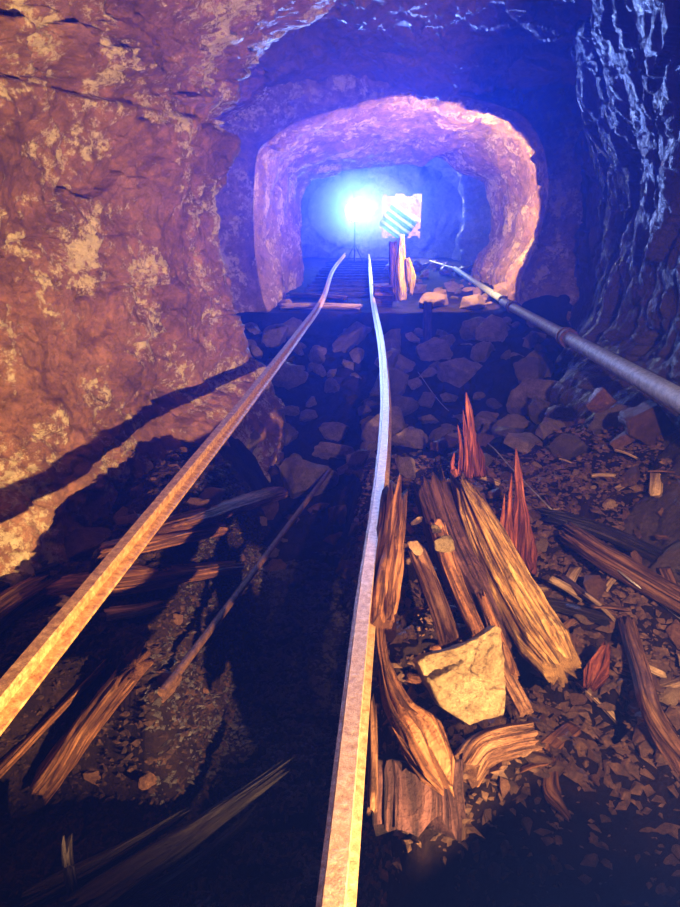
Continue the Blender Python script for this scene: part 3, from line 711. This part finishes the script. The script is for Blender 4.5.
# gravel and litter, one object each
def litter(name, n, xr, yr, rr_, mat, seed, flat=.5, ok=None):
    rnd = random.Random(seed); vs, fs = [], []
    base = [V((1, 0, -.3)), V((.2, 1, -.3)), V((-1, .4, -.3)), V((-.4, -.9, -.3)), V((.3, -.2, .9)), V((-.3, .3, .7))]
    tri = [(0, 1, 4), (1, 5, 4), (1, 2, 5), (2, 3, 5), (3, 4, 5), (3, 0, 4), (0, 3, 2, 1)]
    for _ in range(n):
        x, y = rnd.uniform(*xr), rnd.uniform(*yr)
        if ok and not ok(x, y): continue
        r = rr_[0]+(rr_[1]-rr_[0])*rnd.random()**2
        R = Matrix.Rotation(rnd.uniform(0, 6.3), 3, 'Z') @ Matrix.Rotation(rnd.uniform(-.9, .9), 3, 'X')
        c = V((x, y, ground(x, y)+r*.2)); st = rnd.uniform(1, 2.2)
        b0 = len(vs)
        for q in base: vs.append(c+R @ V((q.x*r*st, q.y*r, q.z*r*flat*rnd.uniform(.7, 1.3))))
        fs += [tuple(b0+i for i in t) for t in tri]
    o = from_data(name, vs, fs, mat, smooth=False, origin=V((0, 0, 0))); return o
o = litter('gravel', 15000, (-.62, .12), (.5, 3.2), (.003, .014), M['gravel'], 1); tag(o, 'wet dark gravel on the trench bottom between the rails', 'gravel', kind='stuff')
mch = rock_mat('litter_brown', (.05, .025, .015), (.12, .06, .03), (.26, .14, .07), None, rough=.6, scale=14, bumpd=.003)
o = litter('wood_litter', 14000, (.08, 1.8), (.98, 3.4), (.003, .016), mch, 2, .5); tag(o, 'fine brown wood litter and grit covering the right bank', 'litter', kind='stuff')
o = litter('bark_litter', 5500, (.1, 1.75), (1.0, 3.2), (.006, .024), mch, 22, .6); tag(o, 'dark bark flakes and rotten wood crumbs covering the right bank', 'litter', kind='stuff')
o = litter('earth_litter', 24000, (-1.6, -.45), (1.15, 3.4), (.003, .016), rock_mat('earth_crumbs', (.012, .007, .005), (.035, .018, .01), (.09, .045, .025), None, rough=.7, scale=14, bumpd=.003, spec=.2), 3); tag(o, 'fine brown earth and bark crumbs under the left rail', 'litter', kind='stuff')

# ------------------------------------------------------------------ work lamp at the far end
LP = P(355, 211, y=15.2)
e = empty('work_lamp', V((LP.x, LP.y+.05, -.13))); tag(e, 'blinding white-blue work lamp glowing at the far end of the tunnel', 'lamp')
d = V((0, -1, 0))
ring_sec(LP, d, [(-.16, .12), (-.12, .19), (0, .225), (.03, .225)], M['black'], 'housing', e)
ring_sec(LP+d*.032, d, [(0, .21), (.02, .20), (.035, .13), (.04, .01)], M['glow'], 'lens', e)
sweep('pole', [V((LP.x, LP.y+.1, .0)), V((LP.x, LP.y+.1, LP.z-.03))], circ(.018, 10), M['black'], up=V((0, 1, 0)), parent=e)
for a in (90, 210, 330):
    q = V((cos(radians(a))*.28, sin(radians(a))*.28, 0))
    sweep('leg', [V((LP.x, LP.y+.1, .35)), V((LP.x, LP.y+.1, -.12))+q], circ(.012, 8), M['black'], up=V((0, 0, 1)), parent=e)

def light(name, typ, loc, energy, color, target=None, size=.0, angle=None, blend=.5):
    ld = bpy.data.lights.new(name, typ); ld.energy = energy; ld.color = color
    o = bpy.data.objects.new(name, ld); COL.objects.link(o); o.location = loc
    ld.shadow_soft_size = size
    if angle: ld.spot_size = radians(angle); ld.spot_blend = blend
    if target is not None: o.rotation_euler = (V(target)-V(loc)).to_track_quat('-Z', 'Y').to_euler()
    return o
WARM = (1., .60, .28)
light('lamp_beam', 'SPOT', LP+V((0, -.12, 0)), 23000, (.12, .22, 1.), CAM+V((.0, 0, 1.45)), .05, 28, 1.)
light('lamp_core', 'SPOT', LP+V((0, -.12, .0)), 600, (.06, .16, 1.), CAM, .05, 150, .5)
light('end_wall_fill', 'POINT', P(375, 209, y=17.4), 200, (.45, .66, 1.), None, .03)  # added point light brightening the end wall right of the work lamp
light('drift_light', 'POINT', V(((h0.x+h1.x)/2+.35, YE+.45, h1.z-.1)), 420, (.95, .95, 1.), None, .05)
light('hand_lamp', 'SPOT', (.92, -.3, .28), 1350, WARM, (-1.5, 3.1, 1.15), .012, 79, .3)
light('bank_fill', 'SPOT', (.55, -.15, 1.25), 480, (1, .60, .32), (1.3, 2.8, -.3), .012, 64, .75)  # added warm fill light aimed at the right bank
light('ledge_fill', 'SPOT', (1.45, 7.64, 1.0), 360, (1, .64, .30), (.9, 10.5, .85), .0, 168, .12)  # added spot without a body, lights the collar and ledge

# ------------------------------------------------------------------ haze volumes added to give the lamp's lens bloom
m = bpy.data.materials.new('haze'); m.use_nodes = True; nt = m.node_tree; nt.nodes.clear()
out = nt.nodes.new('ShaderNodeOutputMaterial'); vs_ = nt.nodes.new('ShaderNodeVolumeScatter')
vs_.inputs['Color'].default_value = (.05, .13, 1., 1); vs_.inputs['Density'].default_value = .03; vs_.inputs['Anisotropy'].default_value = .55
nt.links.new(vs_.outputs[0], out.inputs['Volume'])
bm = bmesh.new(); bmesh.ops.create_cube(bm, size=1)
for v in bm.verts: v.co = V((v.co.x*6.4+.3, v.co.y*20+9.0, v.co.z*4.6+.7))
me = bpy.data.meshes.new('haze'); bm.to_mesh(me); bm.free(); me.materials.append(m)
hz = bpy.data.objects.new('haze', me); COL.objects.link(hz); tag(hz, 'added bluish haze giving the veil of lens bloom from the work lamp', 'haze', kind='stuff')

m2 = m.copy(); m2.name = 'lamp_bloom'  # added scatter volume that makes the glare bloom round the lamp
v2 = next(n for n in m2.node_tree.nodes if n.type == 'VOLUME_SCATTER'); v2.inputs['Color'].default_value = (.42, .62, 1., 1); v2.inputs['Density'].default_value = .42; v2.inputs['Anisotropy'].default_value = .3
bm = bmesh.new(); bmesh.ops.create_icosphere(bm, subdivisions=4, radius=1)
for v in bm.verts: v.co = V((v.co.x*1.25, v.co.y*.9, v.co.z*.85))
me = bpy.data.meshes.new('lamp_bloom'); bm.to_mesh(me); bm.free(); me.materials.append(m2)
ld_ = bpy.data.objects.new('bloom_haze', me); COL.objects.link(ld_); ld_.location = LP+V((.15, -.1, 0)); tag(ld_, 'added glow volume giving the bloom of glare around the work lamp', 'haze', kind='stuff')
wd = bpy.data.worlds.new('world'); SC.world = wd; wd.use_nodes = True
wd.node_tree.nodes['Background'].inputs[0].default_value = (.0, .0, .0, 1)
SC.view_settings.view_transform = 'Standard'; SC.view_settings.look = 'None'; SC.view_settings.gamma = 1; SC.view_settings.exposure = 0
SC.cycles.use_denoising = True
SC.cycles.volume_bounces = 0; SC.cycles.max_bounces = 5
